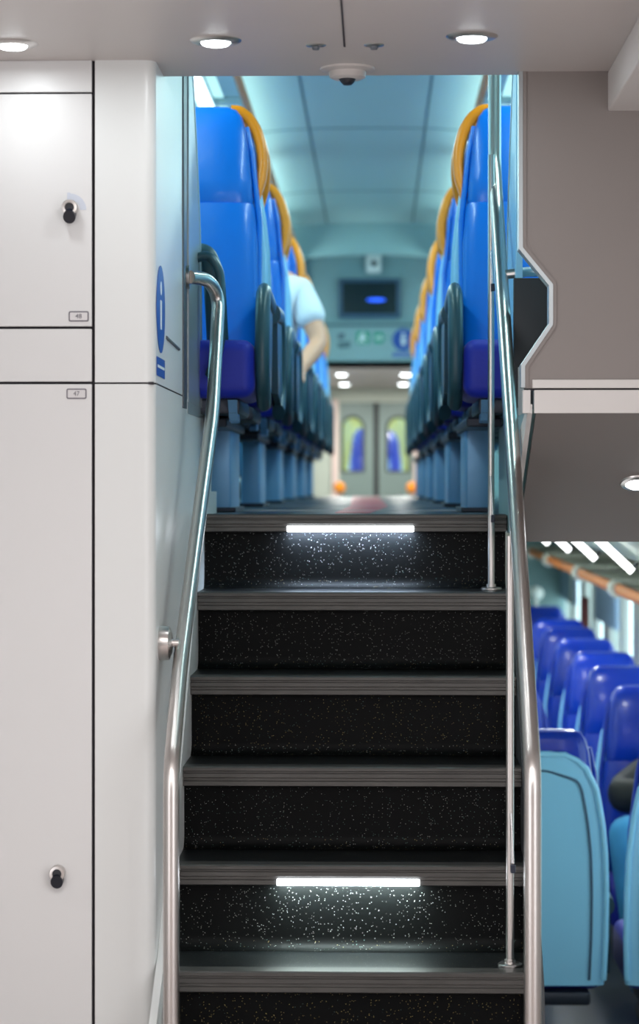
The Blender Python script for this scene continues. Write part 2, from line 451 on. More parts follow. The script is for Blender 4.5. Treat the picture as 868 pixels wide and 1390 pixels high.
# saloon shell: side walls with window openings, both decks
def saloon_wall(sgn):
    nm = 'wall_left' if sgn < 0 else 'wall_right'
    a, b = sorted((sgn * XW, sgn * (XW + .06)))
    g = G()
    g.box(a, b, 5.2, 22, LF - .06, -1.25); g.box(a, b, 5.2, 22, -.50, .70); g.box(a, b, 5.2, 22, 1.50, 2.4)
    for k in range(8):
        y = 6.0 + 1.67 * k
        g.box(a, b, y - .2, y + .2, -1.25, -.50); g.box(a, b, y - .2, y + .2, .70, 1.50)
    g.box(a, b, 5.2, 6.0, -1.25, -.5); g.box(a, b, 5.2, 6.0, .7, 1.5)
    g.box(a, b, 17.5, 22, -1.25, -.5); g.box(a, b, 17.5, 22, .7, 1.5)
    struct(g, nm, 'teal' if sgn < 0 else 'cream')
saloon_wall(-1); saloon_wall(1)
n = 1
for sgn in (-1, 1):
    for z0, z1 in ((.70, 1.50), (-1.25, -.50)):
        if sgn < 0 and z0 < 0: continue
        for k in range(7):
            y = 6.0 + 1.67 * k
            a, b = sorted((sgn * (XW + .02), sgn * (XW + .03)))
            G().box(a, b, y + .2, y + 1.47, z0, z1).build('window_%d' % n, 'tinted' if z0 > 0 else 'clearwin', kind='structure'); n += 1
# curved saloon ceiling
def vault(x): 
    u = min(1, abs(x - CX) / 1.45); return 2.085 - .42 * u ** 3.2
b = bmesh.new(); xsn = [-1.5 + 3.0 * i / 48 for i in range(49)]
pts = [(x, vault(x)) for x in xsn] + [(x, vault(x) + .05) for x in xsn[::-1]]
struct(G().prism(pts, 'y', 5.14, 17.95), 'ceiling', 'tealceil', 30)
for i, x in enumerate((CX - .325, CX + .325)):
    struct(G().box(x - .006, x + .006, 5.2, 17.2, vault(x) - .004, vault(x) + .01), 'trim_%d' % (13 + i), 'seam')
for i, y in enumerate((9.4, 12.7, 15.4)):
    g = G(); p2 = [(x, vault(x) - .003) for x in xsn] + [(x, vault(x) + .01) for x in xsn[::-1]]
    struct(g.prism(p2, 'y', y - .005, y + .005), 'trim_%d' % (15 + i), 'seam')

# far bulkhead over the far stairs
YH = 17.3
g = G()
top = [(x, vault(x) + .01) for x in xsn]
low = [(x, min(1.80, vault(x) - .08) + .05 * math.cos(max(-1, min(1, (x - CX) / .75)) * PI / 2)) for x in xsn[::-1]]
struct(g.prism(top + low, 'y', YH, YH + .12), 'wall_back', 'tealceil')
struct(G().box(-XW, XW, YH + .5, YH + .56, CEIL, 2.2), 'wall_back', 'teal')
struct(G().box(-XW, XW, YH + .13, YH + .5, 2.1, 2.15), 'ceiling', 'tealceil')
for x0, x1 in ((-XW, CX - .52), (CX + .52, XW)):
    struct(G().box(x0, x1, YH + .13, YH + .5, FV, 2.1, .01), 'wall_back', 'teal')
struct(G().box(CX - .5, CX + .5, YH + .47, YH + .499, 1.335, 1.35), 'trim_18', 'seam')
struct(G().box(-XW, XW, YH + .5, 21.5, CEIL + .0, CEIL + .05), 'ceiling', 'ceil')
struct(G().box(-XW, XW, 17.9, 21.6, FV - .05, FV), 'floor', 'vestfloor')
# far vestibule end wall with the double door
YD = 21.5
zd = P(500, 546, YD).z
xd0, xd1 = P(461, 600, YD).x, P(563, 600, YD).x
g = G().box(-XW, XW, YD, YD + .1, zd, CEIL).box(-XW, xd0, YD, YD + .1, FV, zd).box(xd1, XW, YD, YD + .1, FV, zd)
struct(g, 'wall_back', 'creamfar')
xm = P(511, 600, YD).x
for i, (a, b, wc) in enumerate(((xd0, xm - .022, P(479, 600, YD).x), (xm + .022, xd1, P(541, 600, YD).x))):
    # leaf with an arched window
    z0, z1 = P(0, 640, YD).z, P(0, 566, YD).z; hw = .105
    hole = [(wc - hw, z0)] + [(wc + hw, z0)] + [(wc + hw * math.cos(PI * k / 12), z1 - hw + hw * math.sin(PI * k / 12)) for k in range(13)]
    g = G(); bm = g.bm
    outer = [(a, FV), (b, FV), (b, zd), (a, zd)]
    for yy in (YD + .03, YD + .07):
        vo = [bm.verts.new((x, yy, z)) for x, z in outer]; vh = [bm.verts.new((x, yy, z)) for x, z in hole]
        es = [bm.edges.new((vo[j], vo[(j + 1) % 4])) for j in range(4)] + [bm.edges.new((vh[j], vh[(j + 1) % len(vh)])) for j in range(len(vh))]
        bmesh.ops.triangle_fill(bm, edges=es, use_beauty=True)
    dr = struct(g, 'door_%d' % (i + 1), 'doorgreen')
    G().tube([(x, YD + .03, z) for x, z in hole + [hole[0]]], .012, 8).build('window_frame', 'black', dr)
    G().prism([(x, z) for x, z in hole], 'y', YD + .045, YD + .055).build('pane', 'glass', dr)
struct(G().box(xm - .024, xm + .024, YD + .03, YD + .075, FV, zd), 'trim_19', 'gap')
for i, x in enumerate((P(455, 600, YD).x, P(566, 600, YD).x)):
    struct(G().box(x - .03, x + .03, YD - .04, YD, FV, zd + .03, .008), 'trim_%d' % (20 + i), 'pinkgrey')
# next carriage seen through the door windows
struct(G().box(-XW, XW, 26, 26.1, FV, 1.6), 'wall_back', 'lime')
struct(G().box(-XW, XW, YD + .1, 26, -.5, -.45), 'floor', 'floor')
struct(G().box(-XW, XW, YD + .1, 26, 1.6, 1.65), 'ceiling', 'creamfar')
# far orange round knobs beside the far door
for px, yy, lb in ((461, 19.6, 'small orange ball beside the left edge of the far grey door'), (560, 19.6, 'orange ball beside the right edge of the far grey door')):
    c = P(px, 662, yy)
    g = G().lathe([(.0, -.055), (.03, -.045), (.05, -.02), (.052, 0), (.05, .02), (.03, .045), (0, .052)], c, 'z', 20)
    t = thing('orange_knob', lb, 'knob', tuple(c))
    g.build('ball', 'orange', t, 60)
    G().cyl(c + Vector((0, 0, -.04)), Vector((c.x, c.y, FV)), .018, 12).build('stem', 'steel', t, 40)

# lower saloon: ceiling, cove, end wall
XR2 = XR + .03
struct(G().box(XR2, .70, 5.8, 18, -.060, -.048), 'ceiling', 'greenceil')
struct(G().prism([(.70, -.06), (.78, -.06), (.96, -.20), (XW, -.24), (XW, -.045), (.70, -.045)], 'y', 5.8, 18), 'ceiling', 'greenceil')
struct(G().box(XR, XW, 17.9, 18.0, LF, -.05), 'wall_back', 'pinkgrey')
struct(G().box(XR - .02, XR + .02, D0 + .16, 17.89, LF, -.05), 'wall_center', 'creamfar')
struct(G().box(-XW, XW, 6.4, 6.44, -1.9, -.05), 'wall_center', 'darkgrey') if False else None
struct(G().box(XR + .02, XW, 5.14, 5.2, LF, FV), 'wall_front', 'darkgrey')
# blinds and posts at the lower windows
for y0_, y1_, lb in ((13.45, 14.75, 'nearer grey blue blind half drawn over a lower deck window'), (16.25, 17.5, 'farther grey blue blind half drawn over a lower deck window')):
    o = G().box(XW - .04, XW - .015, y0_, y1_, -.78, -.385, .004).build('window_blind', 'curtain', org=(XW, (y0_ + y1_) / 2, -.5))
    tag(o, lb, 'blind', 'blinds at the lower deck windows')
for i in range(4):
    y = 11.4 + 1.67 * i
    struct(G().box(XW - .05, XW - .001, y - .06, y + .06, -1.3, -.35, .01), 'trim_%d' % (22 + i), 'whitepl')

# ================================================================== STAIRCASE
xs0, xs1 = XL + .018, XR - .005
st = thing('staircase', 'black speckled staircase with grey ribbed step edges up to the upper deck', 'stairs', (CX, 5.0, FV))
LEDX = {0: (390, 562), 4: (376, 570)}
for k in range(6):
    y, z = D0 - k * GO, -k * R_
    # ribbed nosing profile in (y, z)
    h = .048
    p = [(y + .05, z), (y + .004, z), (y, z - .003), (y, z - .010), (y + .004, z - .012), (y + .004, z - .015), (y + .001, z - .017), (y + .001, z - .026),
         (y + .007, z - .028), (y + .007, z - .034), (y + .004, z - .036), (y + .004, z - .046), (y + .008, z - h), (y + .05, z - h)]
    ns = G().prism(p, 'x', xs0, xs1).build('nosing', 'alu', st, label='grey ribbed aluminium step edge')
    if k in LEDX:
        a, b = P(LEDX[k][0], 700, y).x, P(LEDX[k][1], 700, y).x
        G().box(a, b, y - .0015, y + .016, z - .0475, z - .0325, .002).build('light_strip', 'led', st, label='glowing white light strip in the step edge')
    # riser with a coved foot, and tread
    yr = y + .032
    rp = [(yr, z - h + .001), (yr, z - R_ + .03)]
    for j in range(1, 7):
        a = PI / 2 * j / 6
        rp.append((yr - .03 * (1 - math.cos(a)) , z - R_ + .03 * (1 - math.sin(a)) + .0005))
    rp += [(yr + .02, z - R_ - .002), (yr + .02, z - h + .001)]
    G().prism(rp, 'x', xs0, xs1).build('riser', 'rubber', st, 40)
    tb = yr + .01 if k else D0 + .12
    if k: G().box(xs0, xs1, y + .045, D0 - (k - 1) * GO + .034, z - .04, z - .0008).build('tread', 'tread', st)
    else: G().box(xs0, xs1, y + .045, D0 + .14, z - .04, z - .0005).build('tread', 'tread', st)
yb = D0 - 6 * GO
G().prism([(yb - .02, FV), (yb - .02, FV + .12), (5.0, -.95 + .0), (D0 + .05, .06), (6.6, .06), (6.6, FV)], 'x', XL + .0005, xs0 - .001).build('stringer', 'wallwhite', st, label='pale side stringer')
G().prism([(yb + .1, FV), (yb + .19, FV + .19), (5.88, -.20), (5.88, FV)], 'x', xs1 + .001, xs1 + .02).build('stringer', 'darkgrey', st)

# ================================================================== HANDRAILS
def PX(x, py, Y):
    return Vector((x, Y, CZ + (660 - py) / F * Y))
lh = thing('handrail', 'brushed steel handrail on the left wall of the stairs', 'handrail', (-.42, 4.78, FV), 'stair handrails')
pts = [P(258, 376, 5.74), P(284, 379, 5.80), P(297, 405, 5.86), P(289, 560, 5.63), P(263, 760, 5.25), P(245, 900, 5.01), P(232.5, 1045, 4.78), Vector((P(232.5, 1300, 4.78).x, 4.78, FV))]
a = smoothpath(pts[:3] + [pts[3]], .06, 8)[:-1] + smoothpath([pts[2], pts[3], pts[4], pts[5], pts[6], pts[7]], .06, 8)[1:]
G().tube(a, .0172, 24).build('rail', 'steel', lh, 60)
wy = 5.04; wz = P(226, 873, wy).z
G().cyl((XL, wy, wz), (P(243, 873, wy).x, wy, wz), .0095, 16).build('bracket', 'steel', lh, 50)
G().lathe([(.0, 0), (.038, 0), (.039, .006), (.037, .022), (.022, .028), (0, .028)], (XL, wy, wz), 'x').build('wall_flange', 'steel', lh, 40)
G().lathe([(0, -.002), (.03, -.002), (.03, .006), (0, .006)], (P(258, 376, 5.74).x - .006, 5.74, P(258, 376, 5.74).z), 'x').build('end_flange', 'steel', lh, 40)

rh = thing('handrail', 'brushed steel handrail on the right of the stairs rising into a ceiling pole', 'handrail', (.317, 4.58, FV), 'stair handrails')
XH = .3165
def zr(y): return .9 - .927 * (D0 - y)
yt = 6.13
ztop = CZ + (660 - 232) / F * yt
pr = [Vector((XH + .002, yt, 1.5)), Vector((XH + .002, yt, ztop + .01)), Vector((XH, 5.72, zr(5.72))), Vector((XH, 5.31, zr(5.31))), Vector((XH, 5.0, zr(5.0))), Vector((XH - .002, 4.58, zr(4.58))), Vector((XH - .002, 4.58, FV))]
G().tube(smoothpath(pr, .05, 8), .0176, 24).build('rail', 'steel', rh, 60)
G().tube([(XH + .002, yt, ztop + .012), (XH + .002, yt, ztop + .020)], .0186, 24).build('joint_ring', 'chrome', rh, 40)
# thin posts under the rail
def thin_post(x, y, zbase, ztop_):
    p_ = G().cyl((x, y, zbase), (x, y, ztop_), .0088, 20).build('post', 'steel', rh, 50)
    G().lathe([(0, 0), (.027, 0), (.027, .004), (.024, .006), (.0125, .007), (.0125, .014), (0, .014)], (x, y, zbase), 'z').build('post_flange', 'steel', p_, 40)
    return p_
p1 = thin_post(.3045, 6.045, -.2, ztop + .03)
p2 = thin_post(.2985, 5.09, -1.0, zr(5.09) - .01)
def clamp(par, px, y, pa, pb):
    a, b = P(px - 1, pa, y - .012), P(px + 2, pb, y - .012)
    G().tube([a, a.lerp(b, .5), b], .0028, 8).build('clamp_rod', 'chrome', par, 60)
    G().box(b.x - .0055, b.x + .0055, b.y - .004, b.y + .008, b.z - .022, b.z - .002, .002).build('clamp', 'darkmetal', par)
clamp(p1, 667.5, 6.035, 646, 698); clamp(p2, 695, 5.08, 1104, 1172)
clamp(p1, 667.5, 6.035, 340, 384)
G().tube([Vector((XH, 5.78, zr(5.78))), P(716, 369, 5.76), P(740, 369, 5.74)], .0125, 16).build('bracket', 'steel', rh, 50)
struct(G().box(XR, XR + .02, 4.98, 5.6, .26, .27), 'trim_30', 'gap') if False else None

# ================================================================== CEILING FITTINGS
def downlight(c, label, normal=None, group=None, r=.054, rl=.031):
    t = thing('ceiling_light', label, 'light', tuple(c), group)
    G().lathe([(rl, -.004), (rl + .004, -.0065), (r - .004, -.004), (r, 0), (r, .002), (rl, .002)], c, 'z').build('ring', 'steel', t, 40)
    G().lathe([(0, -.0135), (rl * .5, -.0125), (rl * .85, -.0100), (rl, -.006), (rl, .001), (0, .001)], c, 'z').build('diffuser', 'lamp', t, 40)
    return t
c = [P(17, 57, 1), P(293, 54, 1), P(641, 50, 1)]
lights_near = []
for (px, py), lb in zip(((17, 57), (293, 54), (641, 50)), ('leftmost round ceiling downlight above the cabinet', 'round ceiling downlight in front of the left wall corner', 'round ceiling downlight right of the smoke detector')):
    Y = (CEIL - CZ) * F / (660 - py); p = P(px, py, Y); p.z = CEIL; lights_near.append(p)
    downlight(p, lb)
for (px, py), lb in zip(((464, 508), (551, 508), (468, 521), (548, 521)), ('far left downlight, nearer of two, above the distant door', 'far right downlight, nearer of two, above the distant door', 'far left downlight closest to the distant door', 'far right downlight closest to the distant door')):
    Y = (CEIL - CZ) * F / (660 - py); p = P(px, py, Y); p.z = CEIL
    downlight(p, lb, r=.06, rl=.045)
# downlight in the soffit
s0 = P(862, 655, 5.30)
tt = (s0.z - zg) / (zs_ - zg); s0.y = YB + (ys_ - YB) * ((P(862, 655, 5.3).z - zg) / (zs_ - zg)); s0 = P(866, 655, s0.y)
s0.z = zg + (zs_ - zg) * (s0.y - YB) / (ys_ - YB)
t = thing('soffit_light', 'bright round light in the sloping taupe soffit at the right edge', 'light', (0, 0, 0))
ang = math.atan2(zs_ - zg, ys_ - YB)
G().lathe([(.027, -.003), (.030, -.007), (.040, -.004), (.042, 0), (.027, .001)], (0, 0, 0), 'z').build('ring', 'steel', t, 40)
G().lathe([(0, -.012), (.015, -.011), (.024, -.0085), (.027, -.003), (.027, .001), (0, .001)], (0, 0, 0), 'z').build('diffuser', 'lamp', t, 40)
t.location = s0; t.rotation_euler = (ang, 0, 0)
# smoke detector and two screws
Y = (CEIL - CZ) * F / (660 - 93); p = P(472, 93, Y); p.z = CEIL
t = thing('smoke_detector', 'round grey smoke detector on the ceiling edge above the stairs', 'smoke detector', tuple(p))
G().lathe([(0, 0), (.062, 0), (.060, -.004), (.044, -.008), (0, -.008)], p, 'z').build('base', 'ceil', t, 40)
G().lathe([(0, -.008), (.042, -.008), (.040, -.020), (.032, -.024), (0, -.024)], p, 'z').build('housing', 'ceil', t, 40)
G().lathe([(.0, -.024), (.019, -.024), (.015, -.031), (.009, -.037), (0, -.038)], p, 'z').build('sensor', 'black', t, 40)
for px, lb in ((429, 'small ceiling fixing left of the dark ceiling seam'), (508, 'small ceiling fixing right of the dark ceiling seam')):
    Y = (CEIL - CZ) * F / (660 - 61); p = P(px, 61, Y); p.z = CEIL
    t = thing('ceiling_fixing', lb, 'fixing', tuple(p))
    G().lathe([(0, 0), (.022, 0), (.019, -.003), (.009, -.004), (0, -.004)], p, 'z').build('washer', 'steel', t, 40)
    G().lathe([(0, -.004), (.009, -.004), (.007, -.010), (0, -.010)], p, 'z').build('bolt_head', 'aluframe', t, 40)

# ================================================================== SEATS
def armrest(par, x, up=0.0):
    pts = smoothpath([(x, -.14, .60 + up), (x, -.52, .615 + up), (x, -.565, .45 + up), (x, -.555, .36 + up), (x, -.46, .31 + up)], .09, 7)
    a = G().tube(pts, .030, 14, .021, up=(0, 0, 1)).build('armrest', 'arm', par, 60)
    pan = [(-.16, .58 + up), (-.50, .59 + up), (-.545, .45 + up), (-.535, .37 + up), (-.46, .33 + up), (-.22, .36 + up)]
    G().prism(pan, 'x', x - .010, x + .010).build('armrest_panel', 'arm', a)
    return a
def make_seat(name, label, side, arms, handle=True, group=None, vinyl='blue'):
    """faces -Y; origin on the floor at the back-to-back plane; side = aisle side (+1/-1)"""
    t = thing(name, label, 'seat', (0, 0, 0), group)
    w = .197
    # backrest: front pad
    secs = []
    for z, hw in ((.40, .185), (.44, .193), (.52, w), (.65, w), (.78, w - .002), (.885, w - .012), (.90, w - .018)):
        secs.append((z, 0, -.20 + .13 * (z - .40) / .8, hw, .050 + .006 * math.sin(z * 9)))
    G().loft(secs, 48, 3.4).build('backrest', vinyl, t, 50)
    secs = []
    for z, hw, ht in ((.898, w - .022, .046), (.91, w - .018, .052), (.97, w - .022, .058), (1.05, w - .030, .058), (1.12, w - .040, .054), (1.160, w - .052, .046), (1.182, w - .068, .034), (1.192, w - .092, .018)):
        secs.append((z, 0, -.20 + .13 * (z - .40) / .8 - .004, hw, ht))
    G().loft(secs, 48, 3.6).build('headrest', vinyl, t, 50)
    # side piping
    for s in (-1, 1):
        pp_ = [(s * (w + .000), -.205 + .13 * (z - .40) / .8 , z) for z in (.42, .55, .70, .85)] + [(s * (w - .012), -.12, .95), (s * (w - .022), -.105, 1.05), (s * (w - .04), -.09, 1.13)]
        G().tube(pp_, .009, 8).build('piping', vinyl, t, 60)
    # shell
    def shw(z): 
        pts_ = ((.34, .212), (.55, .219), (.75, .216), (.90, .200), (1.0, .180), (1.07, .145), (1.11, .100), (1.125, .03))
        for (a, b), (c, d) in zip(pts_, pts_[1:]):
            if z <= c: return b + (d - b) * (z - a) / (c - a)
        return .03
    g = G(); b = g.bm
    zz = [.34, .36, .45, .55, .65, .75, .83, .90, .95, 1.0, 1.04, 1.07, 1.09, 1.11, 1.12, 1.125]
    secs = [(z, 0, -.150 + .115 * (z - .40) / .8, shw(z) * 1.0, .040) for z in zz]
    sh = G().loft(secs, 48, 5).build('seat_shell', 'shell', t, 50, label='light blue plastic back shell')
    ins = []
    for s in (1, -1):
        zs2 = [.36, .5, .65, .78, .88, .95, 1.0, 1.03] if s > 0 else [1.03, 1.0, .95, .88, .78, .65, .5, .36]
        for z in zs2:
            ins.append((s * (shw(z) - .052 - .0 * z), -.150 + .115 * (z - .40) / .8 + .0405, z))
    ins.insert(8, (0, -.150 + .115 * (1.05 - .4) / .8 + .0405, 1.068))
    G().tube(smoothpath(ins, .03, 4), .0045, 8).build('groove', 'groove', sh)
    rim = [Vector((sg * (shw(z) - .004), -.150 + .115 * (z - .40) / .8 + .034, z)) for sg, zq in ((1, [.36, .5, .65, .78, .88, .95, 1.0, 1.04, 1.07, 1.095, 1.115]), (-1, [1.115, 1.095, 1.07, 1.04, 1.0, .95, .88, .78, .65, .5, .36])) for z in zq]
    G().tube(rim, .010, 10).build('rim', 'shell', sh, 60)
    # cushion
    G().box(-.208, .208, -.60, -.16, .315, .475, .035, 5).build('cushion', 'bluefab', t, 50, label='dark blue seat cushion')
    G().box(-w + .03, w - .03, -.56, -.12, .272, .318, .012, 2).build('seat_frame', 'darkmetal', t, 40)
    for s in (-1, 1):
        G().prism([(-.60, .31), (-.50, .31), (-.44, .25), (-.53, .255)], 'x', s * (w - .05) - .012, s * (w - .05) + .012).build('frame_bracket', 'pedestal', t)
    for s in arms: armrest(t, s * (w + .030))
    if handle:
        s = side
        hp = [(s * .110, -.075, 1.183), (s * .135, -.072, 1.182), (s * .164, -.070, 1.160), (s * .187, -.072, 1.122), (s * .201, -.078, 1.07), (s * .204, -.085, 1.02), (s * .199, -.094, .975), (s * .190, -.103, .945), (s * .182, -.11, .92)]
        hh = []
        for i in range(len(hp) - 1):
            for q in range(4): hh.append(Vector(hp[i]).lerp(Vector(hp[i + 1]), q / 4))
        hh.append(Vector(hp[-1]))
        hh = [hh[0]] + [(hh[i - 1] + hh[i] + hh[i + 1]) / 3 for i in range(1, len(hh) - 1)] + [hh[-1]]
        G().tube(hh, .0175, 12, .0155).build('grab_handle', 'orange', t, 60, label='curved orange grab handle')
    return t
ORD = ['first', 'second', 'third', 'fourth', 'fifth', 'sixth']
xlS, xrS = -.326 - .215, .228 + .215
M0, PITCH = 6.75, 1.67
sl = make_seat('train_seat', '', 1, (1, -1), True)        # aisle side +X when facing -Y
sr = make_seat('train_seat', '', -1, (1, -1), True)
used = set()
def put(src, x, y, rot, z, label, group):
    if src.name in used: o = copy_tree(src)
    else: o = src; used.add(src.name)
    o.location = (x, y, z); o.rotation_euler = (0, 0, rot); o['label'] = label; o['group'] = group
    return o
for k in range(6):
    y = M0 + PITCH * k
    for sd, x in (('left', xlS), ('right', xrS)):
        fwd, bwd = (sl, sr) if sd == 'left' else (sr, sl)
        near = ', nearest the stairs' if k == 0 else (', nearest the far wall' if k == 5 else '')
        put(fwd, x, y, 0, 0, 'blue seat facing the stairs, %s along the %s side%s' % (ORD[k], sd, near), 'upper deck seats %s of the aisle' % sd)
        put(bwd, x, y, PI, 0, 'blue aisle seat facing away, back to back with the %s stair-facing seat on the %s' % (ORD[k], sd), 'upper deck seats %s of the aisle' % sd)
# pedestals under each back-to-back pair
ped = None
for k in range(6):
    y = M0 + PITCH * k
    for sd, x in (('left', -.470), ('right', .300)):
        lb = 'blue grey steel pedestal under the %s back-to-back seats on the %s' % (ORD[k], sd)
        if ped is None:
            ped = thing('seat_pedestal', lb, 'pedestal', (0, 0, 0), 'seat pedestals on the upper deck')
            G().box(-.036, .036, -.02, .40, .0, .262, .008, 3).build('column', 'pedestal', ped, 40)
            G().box(-.050, .050, -.42, .44, .240, .268, .006).build('beam', 'darkmetal', ped)
            G().box(-.05, .05, -.03, .41, -.002, .012, .003).build('foot', 'darkmetal', ped)
            o = ped
        else: o = copy_tree(ped)
        o.location = (x, y, 0); o['label'] = lb
# armrest loop that hooks to the left screen beside the first left seat
pts = smoothpath([P(262, 352, 6.1), P(284, 345, 6.1), P(299, 368, 6.1), P(300, 470, 6.1), P(285, 508, 6.14)], .07, 8)
G().tube(pts, .024, 16, .013, up=(0, 1, 0)).build('armrest', 'arm', LS, 60, label='dark teal hooked armrest')
pts = smoothpath([P(262, 345, 6.2), P(279, 345, 6.2), P(291, 375, 6.2), P(296, 470, 6.22)], .07, 8)
G().tube(pts, .019, 12, .03, up=(0, 1, 0)).build('inner_armrest', 'arm', LS, 60)

# lower deck seats
sd_ = make_seat('lower_train_seat', '', -1, (-1,), False, vinyl='blueshade')
sw_ = make_seat('lower_train_seat', '', -1, (-1,), False, vinyl='blueshade')
NAMES = ['nearest', 'second', 'third', 'fourth', 'fifth', 'sixth', 'seventh']
# near pair: backs to the camera
put(sd_, .540, 7.38, PI, LF, 'seat with light blue back shell beside the foot of the stair rail', 'lower deck seats')
put(sw_, 1.035, 7.38, PI, LF, 'light blue seat back cut off by the bottom right edge of the photo', 'lower deck seats')
ly = [9.17, 10.15, 11.0, 11.95, 12.9, 13.7, 15.2]
for k, y in enumerate(ly):
    put(sw_, 1.088, y, 0, LF, 'blue lower deck window seat facing the stairs, %s row from the camera' % NAMES[k], 'lower deck seats')
    if k < 5: put(sd_, .497, y, 0, LF, 'blue lower deck aisle seat facing the stairs, %s row from the camera' % NAMES[k], 'lower deck seats')

# seats of the next carriage behind the far door windows
for x, yy, lb in ((-.08, 24.3, 'blue seat in the next carriage seen through the left far door window'), (.06, 25.3, 'blue seat in the next carriage seen through the right far door window')):
    put(sd_, x, yy, 0, -.50, lb, 'seats in the next carriage')

# ================================================================== LUGGAGE RACKS
ZR = 1.80
for sgn, x, lb in ((-1, -.586, 'upper deck luggage rack with orange edge rail above the left seats'), (1, .461, 'upper deck luggage rack with orange edge rail above the right seats')):
    t = thing('luggage_rack', lb, 'luggage rack', (x, 11, ZR), 'upper deck luggage racks')
    G().tube([(x, 5.2, ZR), (x, 17.2, ZR)], .024, 14, .016).build('edge_rail', 'rail_orange', t, 50, label='orange red edge rail')
    a, b = sorted((x + sgn * .02, sgn * (XW - .0)))
    g = G()
    for j in range(7):
        xx = x + sgn * (.05 + .12 * j); g.box(xx - .035, xx + .035, 5.2, 17.2, ZR - .02, ZR - .01)
    g.build('shelf', 'rack', t)
    for k in range(7):
        y = 6.6 + 1.67 * k
        G().box(a, b, y - .03, y + .03, ZR - .05, ZR - .02, .006).build('bracket', 'rack', t)
    # light strip under the shelf
    xx = x + sgn * .16
    lt = thing('strip_light', 'long white light strip under the %s upper luggage rack' % ('left' if sgn < 0 else 'right'), 'light', (xx, 11, ZR - .06))
    G().box(xx - .03, xx + .03, 5.3, 17.0, ZR - .075, ZR - .052, .004).build('diffuser', 'strip', lt)
    G().box(xx - .036, xx + .036, 5.25, 17.05, ZR - .058, ZR - .050).build('housing', 'rack', lt)
# lower deck rack
xk = 1.05; zk = CZ - 152 / 356 * 1.05
t = thing('luggage_rack', 'lower deck luggage rack with orange edge rail and white brackets', 'luggage rack', (xk, 11, zk))
G().tube([(xk, 6.5, zk), (xk, 16.4, zk)], .026, 14, .016).build('edge_rail', 'rail_orange', t, 50, label='orange edge rail')
G().box(xk + .02, XW, 6.5, 16.4, zk - .006, zk + .004).build('shelf', 'whitepl', t)
for x in (720, 745, 787, 837, 905):
    y = 1.05 * F / (x - 512)
    br = G().lathe([(0, -.05), (.035, -.05), (.042, -.03), (.042, .03), (.035, .05), (0, .05)], (xk, y, zk), 'y', 18)
    br.box(xk - .02, XW, y - .03, y + .03, zk + .008, zk + .045, .008)
    br.build('bracket', 'whitepl', t, 40, label='white rack bracket')
# diagonal fluorescent tubes on the lower cove
for i, (y, lb) in enumerate(((8.0, 'nearest slanted white tube light under the soffit'), (9.35, 'middle slanted white tube light under the soffit'), (10.6, 'third slanted white tube light under the soffit'), (11.9, 'fourth slanted white tube light, hidden by the soffit edge'), (13.2, 'fifth slanted white tube light, hidden by the soffit edge'))):
    p0_ = PX(.90, 0, y); a = Vector((.900, y, CZ - .300)); b = Vector((.745, y, CZ - .300 + .145))
    t = thing('tube_light', lb, 'light', tuple((a + b) / 2), 'slanted tube lights on the lower ceiling')
    G().tube([a, b], .013, 14).build('diffuser', 'tube', t, 60)
    for q in (0.02, .98):
        e = a.lerp(b, q); G().tube([e, e + Vector((.02, 0, .03))], .007, 8).build('mount', 'aluframe', t)
o = G().box(1.28, 1.33, 14.2, 14.3, -1.3, -.62, .01).build('wall_strap', 'brown', org=(1.3, 14.25, -.9))
tag(o, 'narrow dark red strap hanging between the distant lower windows', 'strap')
c = P(728, 805, 15.8)
t = thing('grab_pole', 'steel pole with a pale round top above the farthest lower seats', 'pole', tuple(c))
G().lathe([(0, -.05), (.04, -.035), (.055, 0), (.04, .035), (0, .05)], c, 'z', 20).build('knob_ball', 'whitepl', t, 60)
G().cyl(c, Vector((c.x, c.y, LF)), .016, 12).build('pole', 'steel', t, 50)

# ================================================================== FAR WALL FITTINGS
YS = 17.80
s0, s1 = P(460, 379, YS), P(544, 432, YS)
t = thing('display_screen', 'dark passenger display screen on the far wall', 'screen', ((s0.x + s1.x) / 2, YS, (s0.z + s1.z) / 2))
G().box(s0.x, s1.x, YS - .06, YS, s1.z, s0.z, .012).build('bezel', 'groove', t, 40)
pn = G().box(s0.x + .03, s1.x - .03, YS - .066, YS - .058, s1.z + .03, s0.z - .03).build('panel', 'screen', t)
gp = [(P(511, 408, YS - .067).x + .075 * math.cos(2 * PI * k / 20), P(511, 408, YS).z + .014 * math.sin(2 * PI * k / 20)) for k in range(20)]
G().prism(gp, 'y', YS - .068, YS - .064).build('glowing_logo', 'glow', pn, label='glowing blue mark')
s0, s1 = P(497, 340, YS), P(518, 371, YS)
t = thing('surveillance_camera', 'pale camera box on the far wall above the display screen', 'camera', ((s0.x + s1.x) / 2, YS, s0.z))
G().box(s0.x, s1.x, YS - .08, YS, s1.z, s0.z, .015, 3).build('housing', 'whitepl', t, 40)
G().lathe([(0, -.082), (.02, -.085), (.026, -.078), (.026, -.07)], (P(508, 360, YS).x, YS, P(508, 359, YS).z), 'y').build('lens', 'black', t, 40)
